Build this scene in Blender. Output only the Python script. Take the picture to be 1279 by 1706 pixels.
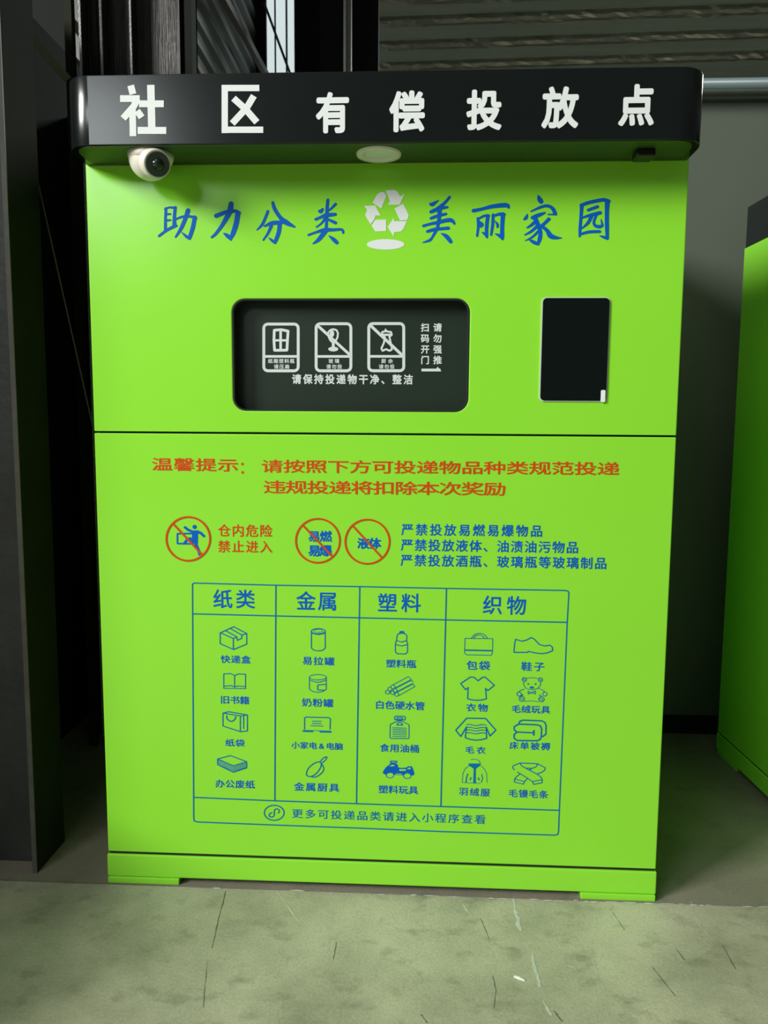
import bpy, bmesh, math, random
from mathutils import Vector, Matrix
random.seed(7)
S = bpy.context.scene
C = S.collection
for o in list(bpy.data.objects):
    bpy.data.objects.remove(o)

# ------------------------------------------------------------------ camera, light, exposure
F_PX = 1300.0
CAM = Vector((0.10634874, -2.01602614, 1.26733619))
YAW, PITCH, ROLL = -0.0471773818, -0.108865256, 0.00685774042
fwd = Vector((math.sin(YAW)*math.cos(PITCH), math.cos(YAW)*math.cos(PITCH), math.sin(PITCH)))
rgt = Vector((math.cos(YAW), -math.sin(YAW), 0))
upv = rgt.cross(fwd)
RGT = rgt*math.cos(ROLL) + upv*math.sin(ROLL)
UPV = -rgt*math.sin(ROLL) + upv*math.cos(ROLL)
cd = bpy.data.cameras.new('camera')
cam = bpy.data.objects.new('camera', cd)
C.objects.link(cam)
cd.sensor_fit = 'VERTICAL'
cd.sensor_height = 36.0
cd.lens = 36.0*F_PX/1706.0
cd.clip_start = 0.05
M3 = Matrix((RGT, UPV, -fwd)).transposed()
cam.matrix_world = Matrix.Translation(CAM) @ M3.to_4x4()
cd.dof.use_dof = True
cd.dof.focus_distance = 2.05
cd.dof.aperture_fstop = 8.0
S.camera = cam

S.view_settings.view_transform = 'Standard'
S.view_settings.look = 'None'
S.view_settings.gamma = 1.0
S.view_settings.use_curve_mapping = False
S.view_settings.exposure = 0.0

w = bpy.data.worlds.new('overcast')
S.world = w
w.use_nodes = True
bg = w.node_tree.nodes['Background']
bg.inputs[0].default_value = (0.90, 1.0, 0.93, 1)
bg.inputs[1].default_value = 0.09

def area(name, loc, target, sx, sy, power, col):
    l = bpy.data.lights.new(name, 'AREA')
    l.shape = 'RECTANGLE'; l.size = sx; l.size_y = sy
    l.energy = power; l.color = col
    o = bpy.data.objects.new(name, l)
    C.objects.link(o)
    o.location = loc
    o.rotation_euler = (Vector(target)-Vector(loc)).to_track_quat('-Z', 'Y').to_euler()
    return o
area('side_window_daylight', (-11.5, -8.0, 7.2), (0, 0, 1.2), 4.2, 4.0, 2780, (1.0, 1.0, 0.95))
area('high_window_daylight', (-3.1, -5.2, 3.75), (-0.3, 0, 1.4), 1.6, 1.05, 60, (0.93, 1.0, 1.0))
area('roof_fill_lamp', (-1.5, -3.2, 5.6), (-0.4, -0.9, 0), 1.8, 2.0, 45, (1.0, 1.0, 0.92))  # unseen lamp, added as soft fill over the front floor
area('rear_fill_lamp', (3.0, 7.5, 5.5), (3.0, 7.5, 0), 4.0, 2.0, 540, (0.95, 1.0, 0.95))  # unseen lamp, added so floor bounce brightens the roof and purlins

# ------------------------------------------------------------------ pixel helpers (measuring positions on real planes)
def ray(px, py):
    return fwd + RGT*((px-639.5)/F_PX) - UPV*((py-853.0)/F_PX)
def on_y(px, py, Y=0.0):
    d = ray(px, py)
    return CAM + d*((Y-CAM.y)/d.y)
def on_floor(px, py, z=0.0):
    d = ray(px, py)
    return CAM + d*((z-CAM.z)/d.z)

# ------------------------------------------------------------------ materials
def lin(c):
    return tuple(((v/255)/12.92 if v/255 <= 0.04045 else ((v/255+0.055)/1.055)**2.4) for v in c)
def mat(name, rgb, rough=0.5, metal=0.0, spec=0.5, noise=0.0, nscale=20.0, bump=0.0, bscale=60.0, stretch=(1, 1, 1), emit=0.0, coat=0.0):
    m = bpy.data.materials.new(name)
    m.use_nodes = True
    nt = m.node_tree
    b = nt.nodes['Principled BSDF']
    col = (*rgb, 1)
    b.inputs['Base Color'].default_value = col
    b.inputs['Roughness'].default_value = rough
    b.inputs['Metallic'].default_value = metal
    b.inputs['Specular IOR Level'].default_value = spec
    b.inputs['Coat Weight'].default_value = coat
    tc = nt.nodes.new('ShaderNodeTexCoord')
    mp = nt.nodes.new('ShaderNodeMapping')
    mp.inputs['Scale'].default_value = stretch
    nt.links.new(tc.outputs['Object'], mp.inputs[0])
    n = nt.nodes.new('ShaderNodeTexNoise')
    n.inputs['Scale'].default_value = nscale
    n.inputs['Detail'].default_value = 5
    nt.links.new(mp.outputs[0], n.inputs[0])
    mx = nt.nodes.new('ShaderNodeMix'); mx.data_type = 'RGBA'
    mx.inputs[6].default_value = (*[v*(1-noise) for v in rgb], 1)
    mx.inputs[7].default_value = (*[min(1, v*(1+noise)) for v in rgb], 1)
    nt.links.new(n.outputs[0], mx.inputs[0])
    nt.links.new(mx.outputs[2], b.inputs['Base Color'])
    if bump:
        n2 = nt.nodes.new('ShaderNodeTexNoise')
        n2.inputs['Scale'].default_value = bscale
        n2.inputs['Detail'].default_value = 4
        nt.links.new(mp.outputs[0], n2.inputs[0])
        bp = nt.nodes.new('ShaderNodeBump')
        bp.inputs['Strength'].default_value = bump
        bp.inputs['Distance'].default_value = 0.02
        nt.links.new(n2.outputs[0], bp.inputs['Height'])
        nt.links.new(bp.outputs[0], b.inputs['Normal'])
    if emit:
        b.inputs['Emission Color'].default_value = col
        b.inputs['Emission Strength'].default_value = emit
    return m

GREEN = mat('green_powder_coat', (0.265, 0.73, 0.036), 0.24, noise=0.02, nscale=3, spec=0.5)
GREEN_IN = mat('green_underside_shaded', (0.028, 0.066, 0.010), 0.5)  # kiosk green darkened, the shade under the canopy put into the colour
BLACK = mat('black_gloss_paint', (0.005, 0.007, 0.007), 0.20, noise=0.1, spec=0.42)
SEAM = mat('seam_rubber', (0.004, 0.008, 0.004), 0.8)
WHITE = mat('white_lettering', (0.72, 0.76, 0.76), 0.5, spec=0.25)
WPRINT = mat('white_print', (0.62, 0.68, 0.68), 0.5)
BLUE = mat('blue_print', (0.0, 0.105, 0.50), 0.5, spec=0.15)
TEAL = mat('blue_line_print', (0.0, 0.15, 0.39), 0.5, spec=0.15)
RED = mat('red_print', (0.58, 0.065, 0.006), 0.5, spec=0.15)
DOOR = mat('dark_hatch_panel', (0.014, 0.026, 0.017), 0.30, noise=0.15, nscale=4, spec=0.6)
GLASS = mat('black_screen_glass', (0.003, 0.006, 0.005), 0.12, spec=0.35)
BEZEL = mat('screen_bezel', (0.55, 0.60, 0.55), 0.4)
STICK = mat('white_sticker', (0.80, 0.84, 0.90), 0.5)
CREAM = mat('white_plastic', (0.74, 0.70, 0.62), 0.4)
LENS = mat('camera_lens_glass', (0.010, 0.022, 0.014), 0.12)
LENSR = mat('camera_lens_ring', (0.028, 0.045, 0.035), 0.3)
DIFF = mat('lamp_diffuser', (0.72, 0.74, 0.70), 0.5)
STEEL = mat('dark_painted_steel', (0.050, 0.052, 0.048), 0.5, noise=0.45, nscale=6, bump=0.15, bscale=25)
STEELO = mat('olive_painted_steel', (0.020, 0.022, 0.014), 0.8, spec=0.12, noise=0.5, nscale=5)
RUST = mat('brown_dark_steel', (0.020, 0.018, 0.017), 0.38, noise=0.7, nscale=14, stretch=(9, 9, 0.35), bump=0.5, bscale=22)
EDGE = mat('scuffed_glint_edge', (1.0, 1.0, 1.0), 0.4, metal=0.0, noise=0.95, nscale=260, stretch=(1, 1, 0.6), bump=0.6, bscale=260)  # scuffed steel with its speckled glints put into the near-white colour
FLEDGE = mat('worn_flange_edge', (0.11, 0.105, 0.085), 0.5, noise=0.5, nscale=18)
GREYB = mat('grey_brown_steel', (0.55, 0.52, 0.46), 0.55, noise=0.4, nscale=9)
POST = mat('pale_grey_steel', (0.24, 0.24, 0.21), 0.5, noise=0.25)
PART = mat('grey_partition_panel', (0.108, 0.128, 0.10), 0.55, noise=0.06, nscale=2)
RAIL = mat('partition_rail_metal', (0.15, 0.17, 0.14), 0.5, noise=0.35, nscale=11)
BLUEP = mat('blue_grey_pipe_paint', (0.13, 0.18, 0.19), 0.4)
CLAD = mat('dark_green_cladding', (0.085, 0.105, 0.085), 0.5, noise=0.3, nscale=5)
DARKW = mat('dark_wall_cladding', (0.012, 0.015, 0.013), 0.85, spec=0.2, noise=0.3, nscale=3)
ROOF = mat('roof_insulation', (0.23, 0.29, 0.25), 0.5, noise=0.2, nscale=4, stretch=(0.4, 3, 1), bump=0.08, bscale=10)
FOIL = mat('wrinkled_foil_wrap', (0.36, 0.37, 0.31), 0.30, metal=0.75, noise=0.4, nscale=7, stretch=(1.2, 4, 4), bump=0.3, bscale=6)
GIRT = mat('brown_primer_steel', (0.13, 0.115, 0.10), 0.55, noise=0.25)
PANE = mat('bright_daylight_glass', lin((222, 236, 238)), 0.4, emit=0.85, noise=0.2, nscale=2.0, stretch=(9, 1, 0.15))
FRAME = mat('grey_window_bar', (0.10, 0.13, 0.13), 0.5)
PAPER = mat('white_paper', (0.85, 0.85, 0.82), 0.6)
CHALK = mat('pale_chalk_mark', (0.52, 0.55, 0.47), 0.8, noise=0.35, nscale=60)
CRACK = mat('dark_hairline_crack', (0.12, 0.12, 0.09), 0.9)
CABLE = mat('grey_cable', (0.10, 0.10, 0.095), 0.6)

def floor_mat(name, ca, cb, cc):
    m = bpy.data.materials.new(name); m.use_nodes = True
    nt = m.node_tree; b = nt.nodes['Principled BSDF']
    tc = nt.nodes.new('ShaderNodeTexCoord')
    def noise(sc, det, st=(1, 1, 1), rough=0.6):
        mp = nt.nodes.new('ShaderNodeMapping'); mp.inputs['Scale'].default_value = st
        nt.links.new(tc.outputs['Object'], mp.inputs[0])
        n = nt.nodes.new('ShaderNodeTexNoise'); n.inputs['Scale'].default_value = sc
        n.inputs['Detail'].default_value = det; n.inputs['Roughness'].default_value = rough
        nt.links.new(mp.outputs[0], n.inputs[0]); return n
    def ramp(src, p0, p1, c0, c1):
        r = nt.nodes.new('ShaderNodeValToRGB')
        r.color_ramp.elements[0].position = p0; r.color_ramp.elements[1].position = p1
        r.color_ramp.elements[0].color = (*c0, 1); r.color_ramp.elements[1].color = (*c1, 1)
        nt.links.new(src.outputs[0], r.inputs[0]); return r
    big = noise(2.2, 6)
    base = ramp(big, 0.35, 0.66, ca, cb)
    spots = noise(11, 5, (1, 1.4, 1))
    sp = ramp(spots, 0.54, 0.72, (0, 0, 0), (1, 1, 1))
    mx = nt.nodes.new('ShaderNodeMix'); mx.data_type = 'RGBA'
    half = nt.nodes.new('ShaderNodeMath'); half.operation = 'MULTIPLY'; half.inputs[1].default_value = 0.55
    nt.links.new(sp.outputs[0], half.inputs[0]); nt.links.new(half.outputs[0], mx.inputs[0])
    nt.links.new(base.outputs[0], mx.inputs[6]); mx.inputs[7].default_value = (*cc, 1)
    fine = noise(140, 3)
    fr = ramp(fine, 0.3, 0.7, (0.86, 0.86, 0.86), (1.08, 1.08, 1.08))
    mu = nt.nodes.new('ShaderNodeMix'); mu.data_type = 'RGBA'; mu.blend_type = 'MULTIPLY'; mu.inputs[0].default_value = 1
    nt.links.new(mx.outputs[2], mu.inputs[6]); nt.links.new(fr.outputs[0], mu.inputs[7])
    nt.links.new(mu.outputs[2], b.inputs['Base Color'])
    b.inputs['Roughness'].default_value = 0.62
    bp = nt.nodes.new('ShaderNodeBump'); bp.inputs['Strength'].default_value = 0.12; bp.inputs['Distance'].default_value = 0.01
    nt.links.new(fine.outputs[0], bp.inputs['Height']); nt.links.new(bp.outputs[0], b.inputs['Normal'])
    return m
FLOOR = floor_mat('worn_concrete', (0.28, 0.275, 0.20), (0.53, 0.505, 0.375), (0.16, 0.16, 0.115))
FLOOR2 = floor_mat('smooth_brown_concrete', (0.20, 0.18, 0.14), (0.27, 0.245, 0.19), (0.15, 0.14, 0.11))

# ------------------------------------------------------------------ mesh helpers
def link(name, bm, m, parent=None, smooth=False, bevel=0.0, seg=2, label=None):
    me = bpy.data.meshes.new(name)
    bm.normal_update()
    bm.to_mesh(me); bm.free()
    if smooth:
        for p in me.polygons: p.use_smooth = True
    me.materials.append(m)
    o = bpy.data.objects.new(name, me)
    C.objects.link(o)
    if parent: o.parent = parent
    if bevel:
        md = o.modifiers.new('bevel', 'BEVEL'); md.width = bevel; md.segments = seg; md.limit_method = 'ANGLE'
    if label: o['label'] = label
    return o
def box(bm, x0, x1, y0, y1, z0, z1):
    v = [bm.verts.new(p) for p in ((x0,y0,z0),(x1,y0,z0),(x1,y1,z0),(x0,y1,z0),(x0,y0,z1),(x1,y0,z1),(x1,y1,z1),(x0,y1,z1))]
    for f in ((0,3,2,1),(4,5,6,7),(0,1,5,4),(1,2,6,5),(2,3,7,6),(3,0,4,7)):
        bm.faces.new([v[i] for i in f])
    return bm
def boxes(*bs):
    bm = bmesh.new()
    for b in bs: box(bm, *b)
    return bm
def rrect(x0, x1, z0, z1, r, n=6):
    pts = []
    for cx, cz, a0 in ((x1-r, z0+r, -90), (x1-r, z1-r, 0), (x0+r, z1-r, 90), (x0+r, z0+r, 180)):
        for k in range(n+1):
            a = math.radians(a0+90*k/n)
            pts.append((cx+r*math.cos(a), cz+r*math.sin(a)))
    return pts
def prism(bm, pts, y0, y1):                       # outline in x,z extruded along y
    a = [bm.verts.new((x, y0, z)) for x, z in pts]
    b = [bm.verts.new((x, y1, z)) for x, z in pts]
    bm.faces.new(a); bm.faces.new(b[::-1])
    n = len(pts)
    for i in range(n):
        bm.faces.new((a[i], b[i], b[(i+1) % n], a[(i+1) % n]))
    return bm
def tube(bm, a, b, r, n=12):
    a, b = Vector(a), Vector(b)
    d = b-a
    q = d.to_track_quat('Z', 'Y').to_matrix().to_4x4()
    bmesh.ops.create_cone(bm, cap_ends=True, segments=n, radius1=r, radius2=r, depth=d.length,
                          matrix=Matrix.Translation((a+b)/2) @ q)
    return bm
def bar(bm, a, b, wd, th, side=Vector((0, 1, 0))):
    a, b = Vector(a), Vector(b)
    d = (b-a).normalized()
    s = side.normalized()
    u = d.cross(s).normalized()
    v = []
    for p in (a, b):
        for su, ss in ((-1, -1), (1, -1), (1, 1), (-1, 1)):
            v.append(bm.verts.new(p+u*su*wd/2+s*ss*th/2))
    for f in ((0,1,2,3),(7,6,5,4),(0,4,5,1),(1,5,6,2),(2,6,7,3),(3,7,4,0)):
        bm.faces.new([v[i] for i in f])
    bmesh.ops.recalc_face_normals(bm, faces=bm.faces)
    return bm
def thing(name, label, cat, loc=(0, 0, 0), group=None):
    o = bpy.data.objects.new(name, None); C.objects.link(o)
    o.location = loc; o['label'] = label; o['category'] = cat
    if group: o['group'] = group
    return o
def tag(o, label, cat, group=None):
    o['label'] = label; o['category'] = cat
    if group: o['group'] = group
    return o
def struct(o):
    o['kind'] = 'structure'; return o

# ------------------------------------------------------------------ printed artwork helpers
class Art:
    """flat print collected on one vertical plane; coordinates are measured on the photograph in a zoom window"""
    def __init__(self, Y, lift=0.0006):
        self.bm = bmesh.new(); self.Y = Y; self.lift = lift; self.org = (0, 0); self.k = 1.0
    def win(self, ox, oy, k):
        self.org = (ox, oy); self.k = k; return self
    def step(self):                                # overlapping layers of ink never share one plane
        self.cnt = (getattr(self, 'cnt', 0)+1) % 90
        return self.Y-self.lift-self.cnt*4e-6
    def pt(self, x, y):
        p = on_y(self.org[0]+x/self.k, self.org[1]+y/self.k, self.Y)
        return p.x, p.z
    def poly(self, pts):
        y_ = self.step()
        vs = [self.bm.verts.new((x, y_, z)) for x, z in (self.pt(*p) for p in pts)]
        f = self.bm.faces.new(vs)
        f.normal_update()
        if f.normal.y > 0: f.normal_flip()
        return self
    def disc(self, x, y, rx, ry=None, n=20):
        ry = rx if ry is None else ry
        return self.poly([(x+rx*math.cos(2*math.pi*k/n), y+ry*math.sin(2*math.pi*k/n)) for k in range(n)])
    def stroke(self, pts, wd=None, smooth=False, closed=False):
        P = [(p[0], p[1], p[2] if len(p) > 2 else wd) for p in pts]
        if smooth and len(P) > 2:
            Q = []
            n = len(P)
            for i in range(n if closed else n-1):
                p0 = P[(i-1) % n] if closed else P[max(i-1, 0)]
                p1 = P[i]; p2 = P[(i+1) % n]
                p3 = P[(i+2) % n] if closed else P[min(i+2, n-1)]
                for s in range(5):
                    t = s/5
                    Q.append(tuple(0.5*(2*p1[j]+(p2[j]-p0[j])*t+(2*p0[j]-5*p1[j]+4*p2[j]-p3[j])*t*t+(3*p1[j]-p0[j]-3*p2[j]+p3[j])*t**3) for j in range(3)))
            if not closed: Q.append(P[-1])
            P = Q
        if closed: P = P + [P[0]]
        for i in range(len(P)-1):
            (x0, y0, w0), (x1, y1, w1) = P[i], P[i+1]
            L = math.hypot(x1-x0, y1-y0)
            if L < 1e-6: continue
            nx, ny = -(y1-y0)/L/2, (x1-x0)/L/2
            self.poly([(x0+nx*w0, y0+ny*w0), (x1+nx*w1, y1+ny*w1), (x1-nx*w1, y1-ny*w1), (x0-nx*w0, y0-ny*w0)])
        for x, y, ww in P[(0 if smooth else 1):(len(P) if smooth else len(P)-(0 if closed else 1))]:
            self.disc(x, y, ww/2, n=8)
        return self
    def ring(self, x, y, rx, ry, wd, n=40):
        for k in range(n):
            a, b = 2*math.pi*k/n, 2*math.pi*(k+1)/n
            self.poly([(x+(rx+s*wd/2)*math.cos(t), y+(ry+s*wd/2)*math.sin(t)) for t, s in ((a, 1), (b, 1), (b, -1), (a, -1))])
        return self
    def text(self, s, x0, x1, yl, yr, h, bold=0.012, aspect=1.0, slant=0.0, part=None):
        """a row of characters whose ink runs from x0 to x1 in photograph pixels, centred on yl..yr, h high"""
        A = on_y(x0, yl, self.Y); B = on_y(x1, yr, self.Y)
        H = abs(on_y(x0, yl-h/2, self.Y).z-on_y(x0, yl+h/2, self.Y).z)
        cw = H*aspect
        W = B.x-A.x
        n = len(s)
        pitch = (W-cw)/(n-1) if n > 1 else 0
        for i, ch in enumerate(s):
            if part and not part[0] <= i < part[1]: continue
            cx = A.x+cw/2+pitch*i
            t = (i+0.5)/n
            cz = A.z*(1-t)+B.z*t
            self.glyph(ch, cx, cz, cw/0.92, H/0.92, bold, slant)
        return self
    def glyph(self, ch, cx, cz, sx, sz, bold, slant=0.0):
        vs, fs = glyph_mesh(ch)
        wadv = 0.5 if ord(ch) > 255 else 0.32
        nd = 8
        offs = [(0, 0)]+([(bold*math.cos(2*math.pi*k/nd), bold*math.sin(2*math.pi*k/nd)) for k in range(nd)] if bold else [])
        for dx, dz in offs:
            y_ = self.step()
            V = [self.bm.verts.new((cx+(x+dx-wadv+slant*(y-0.38))*sx, y_, cz+(y+dz-0.38)*sz)) for x, y in vs]
            for f in fs:
                fc = self.bm.faces.new([V[i] for i in f])
                fc.normal_update()
                if fc.normal.y > 0: fc.normal_flip()
    def done(self, name, m, parent, label=None):
        return link(name, self.bm, m, parent, label=label)
_cache = {}
def glyph_mesh(ch):
    k = ch
    if k not in _cache:
        c = bpy.data.curves.new('glyph', 'FONT')
        c.body = ch; c.resolution_u = 3
        o = bpy.data.objects.new('glyph', c); C.objects.link(o)
        dg = bpy.context.evaluated_depsgraph_get()
        me = bpy.data.meshes.new_from_object(o.evaluated_get(dg))
        _cache[k] = ([(v.co.x, v.co.y) for v in me.vertices], [tuple(p.vertices) for p in me.polygons])
        bpy.data.objects.remove(o); bpy.data.curves.remove(c); bpy.data.meshes.remove(me)
    return _cache[k]

# ------------------------------------------------------------------ the setting
JOINT = -0.012
struct(link('floor', boxes((-9, 9, -9, JOINT-0.003, -0.1, 0)), FLOOR))
rear = struct(link('floor_rear', boxes((-9, 9, JOINT+0.003, 14, -0.1, -0.0)), FLOOR2))
rear.name = 'floor_rear'
bm = bmesh.new()                                   # filler at the bottom of the joint
box(bm, -9, 9, JOINT-0.003, JOINT+0.003, -0.1, -0.006)
struct(link('trim_1', bm, SEAM))

# left wall of ribbed cladding running back, the dark wall behind the kiosks and the pale partition on the right
bm = bmesh.new()
prof = []
z = 0.0
while z < 6.0:
    prof += [(-1.38, z), (-1.38, z+0.07), (-1.35, z+0.09), (-1.35, z+0.13)]
    z += 0.15
for y0, y1 in ((1.25, 5.0),):
    a = [bm.verts.new((x, y0, zz)) for x, zz in prof]
    b = [bm.verts.new((x, y1, zz)) for x, zz in prof]
    for i in range(len(prof)-1):
        bm.faces.new((a[i], a[i+1], b[i+1], b[i]))
    a2 = [bm.verts.new((-1.46, y0, zz)) for zz in (0, prof[-1][1])]
    b2 = [bm.verts.new((-1.46, y1, zz)) for zz in (0, prof[-1][1])]
    bm.faces.new((a2[0], b2[0], b2[1], a2[1]))
    bm.faces.new((a[0], a2[0], a2[1], a[-1]))
    bm.faces.new((b[0], b[-1], b2[1], b2[0]))
struct(link('wall_left', bm, CLAD))
struct(link('left_shade_wall', boxes((-1.46, -1.335, -1.05, -0.36, 0, 0.48)), DARKW))  # unseen low wall, added to shade the floor at the left
struct(link('trim_3', boxes((-1.37, -1.335, -0.36, 4.99, 0, 2.75)), DARKW))
struct(link('dark_end_strip', boxes((-1.47, -1.335, 1.235, 1.249, 2.75, 6.0)), DARKW))  # dark strip added so the lit end of the ribbed wall reads black
struct(link('wall_left_far', boxes((-2.5, -2.4, 1.3, 6.0, 0, 5.68)), DARKW))
struct(link('wall_back_left', boxes((-1.34, 0.2, 1.22, 1.30, 0, 2.5)), DARKW))
struct(link('wall_back', boxes((0.2, 4.2, 1.2, 1.28, 0, 2.52)), PART))
struct(link('baseboard_back', boxes((0.2, 4.2, 1.185, 1.2, 0, 0.075)), DARKW))
struct(link('trim_2', boxes((0.2, 4.2, 1.17, 1.30, 2.52, 2.555), (0.2, 4.2, 1.19, 1.30, 2.555, 2.585)), RAIL, bevel=0.004))
# end wall of the left bay with its tall window
wx0, wx1 = on_y(443, 60, 5.0).x, on_y(490, 60, 5.0).x
struct(link('wall_end', boxes((-1.36, wx0, 5.0, 5.1, 0, 6.0), (wx1, -0.30, 5.0, 5.1, 0, 6.0), (wx0, wx1, 5.0, 5.1, 0, 3.3)), DARKW))
win = struct(bpy.data.objects.new('window_1', None)); C.objects.link(win); win.location = ((wx0+wx1)/2, 5.03, 3.3)
def inv(o):
    o.matrix_parent_inverse = Matrix.Translation(-Vector(o.parent.location)); return o
inv(link('window_pane', boxes((wx0, wx1, 5.04, 5.05, 3.3, 6.0)), PANE, win))
ww = wx1-wx0
bm = boxes((wx0+ww*0.28, wx0+ww*0.33, 5.02, 5.04, 3.3, 6.0), (wx0+ww*0.68, wx0+ww*0.74, 5.02, 5.04, 3.3, 6.0))
inv(link('mullion', bm, FRAME, win))
struct(link('wall_far', boxes((-0.3, 9, 12.0, 12.1, 0, 6.0)), DARKW))
struct(link('ceiling', boxes((-1.5, 9, -1.2, 12.1, 5.68, 5.78)), ROOF))

# ------------------------------------------------------------------ the kiosk
HW = 0.75
ZT, ZS, ZB, D, ZC = 1.917, 1.2483, 0.0887, 0.1422, 2.0739
kiosk = thing('recycling_kiosk', 'bright green recycling kiosk with black canopy and printed front, facing the camera', 'recycling bin', group='green recycling kiosks')
bm = bmesh.new()
sec = [(-HW+0.002, 0.0225), (-HW+0.002, 0.95), (HW-0.002, 0.95), (HW-0.002, 0.0225), (HW-0.02, 0.0225), (HW-0.02, 0.07), (-HW+0.02, 0.07), (-HW+0.02, 0.0225)]
lo = [bm.verts.new((x, y, 0.086)) for x, y in sec]
hi = [bm.verts.new((x, y, ZT+0.01)) for x, y in sec]
bm.faces.new(lo); bm.faces.new(hi)
for i in range(8):
    j = (i+1) % 8
    bm.faces.new((lo[i], lo[j], hi[j], hi[i]))
bmesh.ops.recalc_face_normals(bm, faces=bm.faces)
link('body', bm, GREEN, kiosk, bevel=0.002)

# hatch opening, screen position
hx0, hx1 = on_y(387, 590).x, on_y(781.5, 590).x
hz0, hz1 = on_y(585, 685.5).z, on_y(585, 497.5).z
HR = 0.034
DEEP = 0.042
# upper panel: a plate with the rounded hatch opening cut through
bm = bmesh.new()
n = 6
inner = rrect(hx0, hx1, hz0, hz1, HR, n)
zl, zh = ZS+0.0025, ZT+0.012
def plate_ring(bm, y):
    iv = [bm.verts.new((x, y, zz)) for x, zz in inner]
    ov = []
    for i, (x, zz) in enumerate(inner):
        q = i//(n+1); k = i % (n+1)
        cx, cz = ((HW, zl), (HW, zh), (-HW, zh), (-HW, zl))[q]
        if k < n/2: o = (x, cz) if q % 2 == 0 else (cx, zz)
        elif k > n/2: o = (cx, zz) if q % 2 == 0 else (x, cz)
        else: o = (cx, cz)
        ov.append(bm.verts.new((o[0], y, o[1])))
    return iv, ov
fi, fo = plate_ring(bm, 0.0)
bi, bo = plate_ring(bm, 0.022)
N = len(inner)
for i in range(N):
    j = (i+1) % N
    bm.faces.new((fi[i], fo[i], fo[j], fi[j]))
    bm.faces.new((bi[i], bi[j], bo[j], bo[i]))
    bm.faces.new((fo[i], bo[i], bo[j], fo[j]))
    bm.faces.new((fi[j], bi[j], bi[i], fi[i]))
bmesh.ops.recalc_face_normals(bm, faces=bm.faces)
upper = link('upper_panel', bm, GREEN, kiosk, bevel=0.0025)
lower = link('lower_panel', boxes((-HW, HW, 0.0, 0.022, ZB, ZS-0.0025)), GREEN, kiosk, bevel=0.0025)
link('seam_strip', boxes((-HW+0.003, HW-0.003, 0.012, 0.0225, ZS-0.004, ZS+0.004)), SEAM, kiosk)
link('plinth', boxes((-HW-0.002, HW+0.002, -0.004, 0.95, 0.0185, 0.082)), GREEN, kiosk, bevel=0.003)
link('plinth_groove', boxes((-HW+0.003, HW-0.003, 0.0025, 0.94, 0.081, 0.0895)), SEAM, kiosk)
fx = on_floor(302, 1468).x; fx2 = on_floor(966, 1494).x
for x0, x1, y0, y1 in ((-HW, fx, -0.008, 0.16), (fx2, HW, -0.008, 0.16), (-HW, fx, 0.78, 0.94), (fx2, HW, 0.78, 0.94)):
    link('foot', boxes((x0, x1, y0, y1, 0.0, 0.0175)), GREEN, kiosk, bevel=0.002)

# delivery hatch
hatch = link('delivery_hatch', prism(bmesh.new(), rrect(hx0-0.001, hx1+0.001, hz0-0.001, hz1+0.001, HR, 6), DEEP, DEEP+0.012), DOOR, kiosk)
bm = bmesh.new()
o_, i_ = rrect(hx0, hx1, hz0, hz1, HR, 8), rrect(hx0+0.004, hx1-0.004, hz0+0.004, hz1-0.004, HR-0.004, 8)
rings = []
for pts, y in ((o_, DEEP), (o_, 0.0015), (i_, 0.0015), (i_, DEEP)):
    rings.append([bm.verts.new((x, y, zz)) for x, zz in pts])
for r in range(3):
    A_, B_ = rings[r], rings[r+1]
    for i in range(len(A_)):
        j = (i+1) % len(A_)
        bm.faces.new((A_[i], A_[j], B_[j], B_[i]))
bmesh.ops.recalc_face_normals(bm, faces=bm.faces)
link('hatch_frame', bm, SEAM, hatch)

# touch screen with rim and protective film tab
s0, s1 = on_y(901.5, 583), on_y(1011.5, 583)
sz0, sz1 = on_y(955, 667.5).z, on_y(960, 497).z
screen = link('touch_screen', prism(bmesh.new(), rrect(s0.x, s1.x, sz0, sz1, 0.010), -0.005, 0.0005), GLASS, kiosk)
link('screen_bezel', prism(bmesh.new(), rrect(s0.x-0.0028, s1.x+0.0022, sz0-0.0025, sz1+0.0022, 0.012), -0.003, 0.0005), BEZEL, screen)
t0, t1 = on_y(999.3, 670), on_y(1007.5, 650)
link('film_tab', prism(bmesh.new(), rrect(t0.x, t1.x, t0.z, t1.z, 0.003), -0.0062, -0.005), STICK, screen, label='small white pull tab on the protective film')

# canopy
CW, CR = 0.7445, 0.066
plan = [(CW, 0.95), (-CW, 0.95)]
for cx, a0 in ((-CW+CR, 180), (CW-CR, 270)):
    for k in range(13):
        a = math.radians(a0+90*k/12)
        plan.append((cx+CR*math.cos(a), -D+CR+CR*math.sin(a)))
bm = bmesh.new()
lo = [bm.verts.new((x, y, ZT)) for x, y in plan]
hi = [bm.verts.new((x, y, ZC)) for x, y in plan]
bm.faces.new(lo); bm.faces.new(hi)
for i in range(len(plan)):
    j = (i+1) % len(plan)
    f = bm.faces.new((lo[i], lo[j], hi[j], hi[i]))
bmesh.ops.recalc_face_normals(bm, faces=bm.faces)
for f in bm.faces: f.smooth = len(f.verts) == 4 and f.calc_area() < 0.02
canopy = link('canopy', bm, BLACK, kiosk, bevel=0.0025)
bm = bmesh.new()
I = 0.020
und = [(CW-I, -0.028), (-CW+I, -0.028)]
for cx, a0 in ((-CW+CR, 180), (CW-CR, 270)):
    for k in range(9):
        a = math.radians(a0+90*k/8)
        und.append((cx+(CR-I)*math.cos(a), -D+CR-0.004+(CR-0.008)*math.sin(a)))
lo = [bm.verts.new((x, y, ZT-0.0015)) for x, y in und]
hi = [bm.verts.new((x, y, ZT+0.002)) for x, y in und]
bm.faces.new(lo); bm.faces.new(hi)
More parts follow.
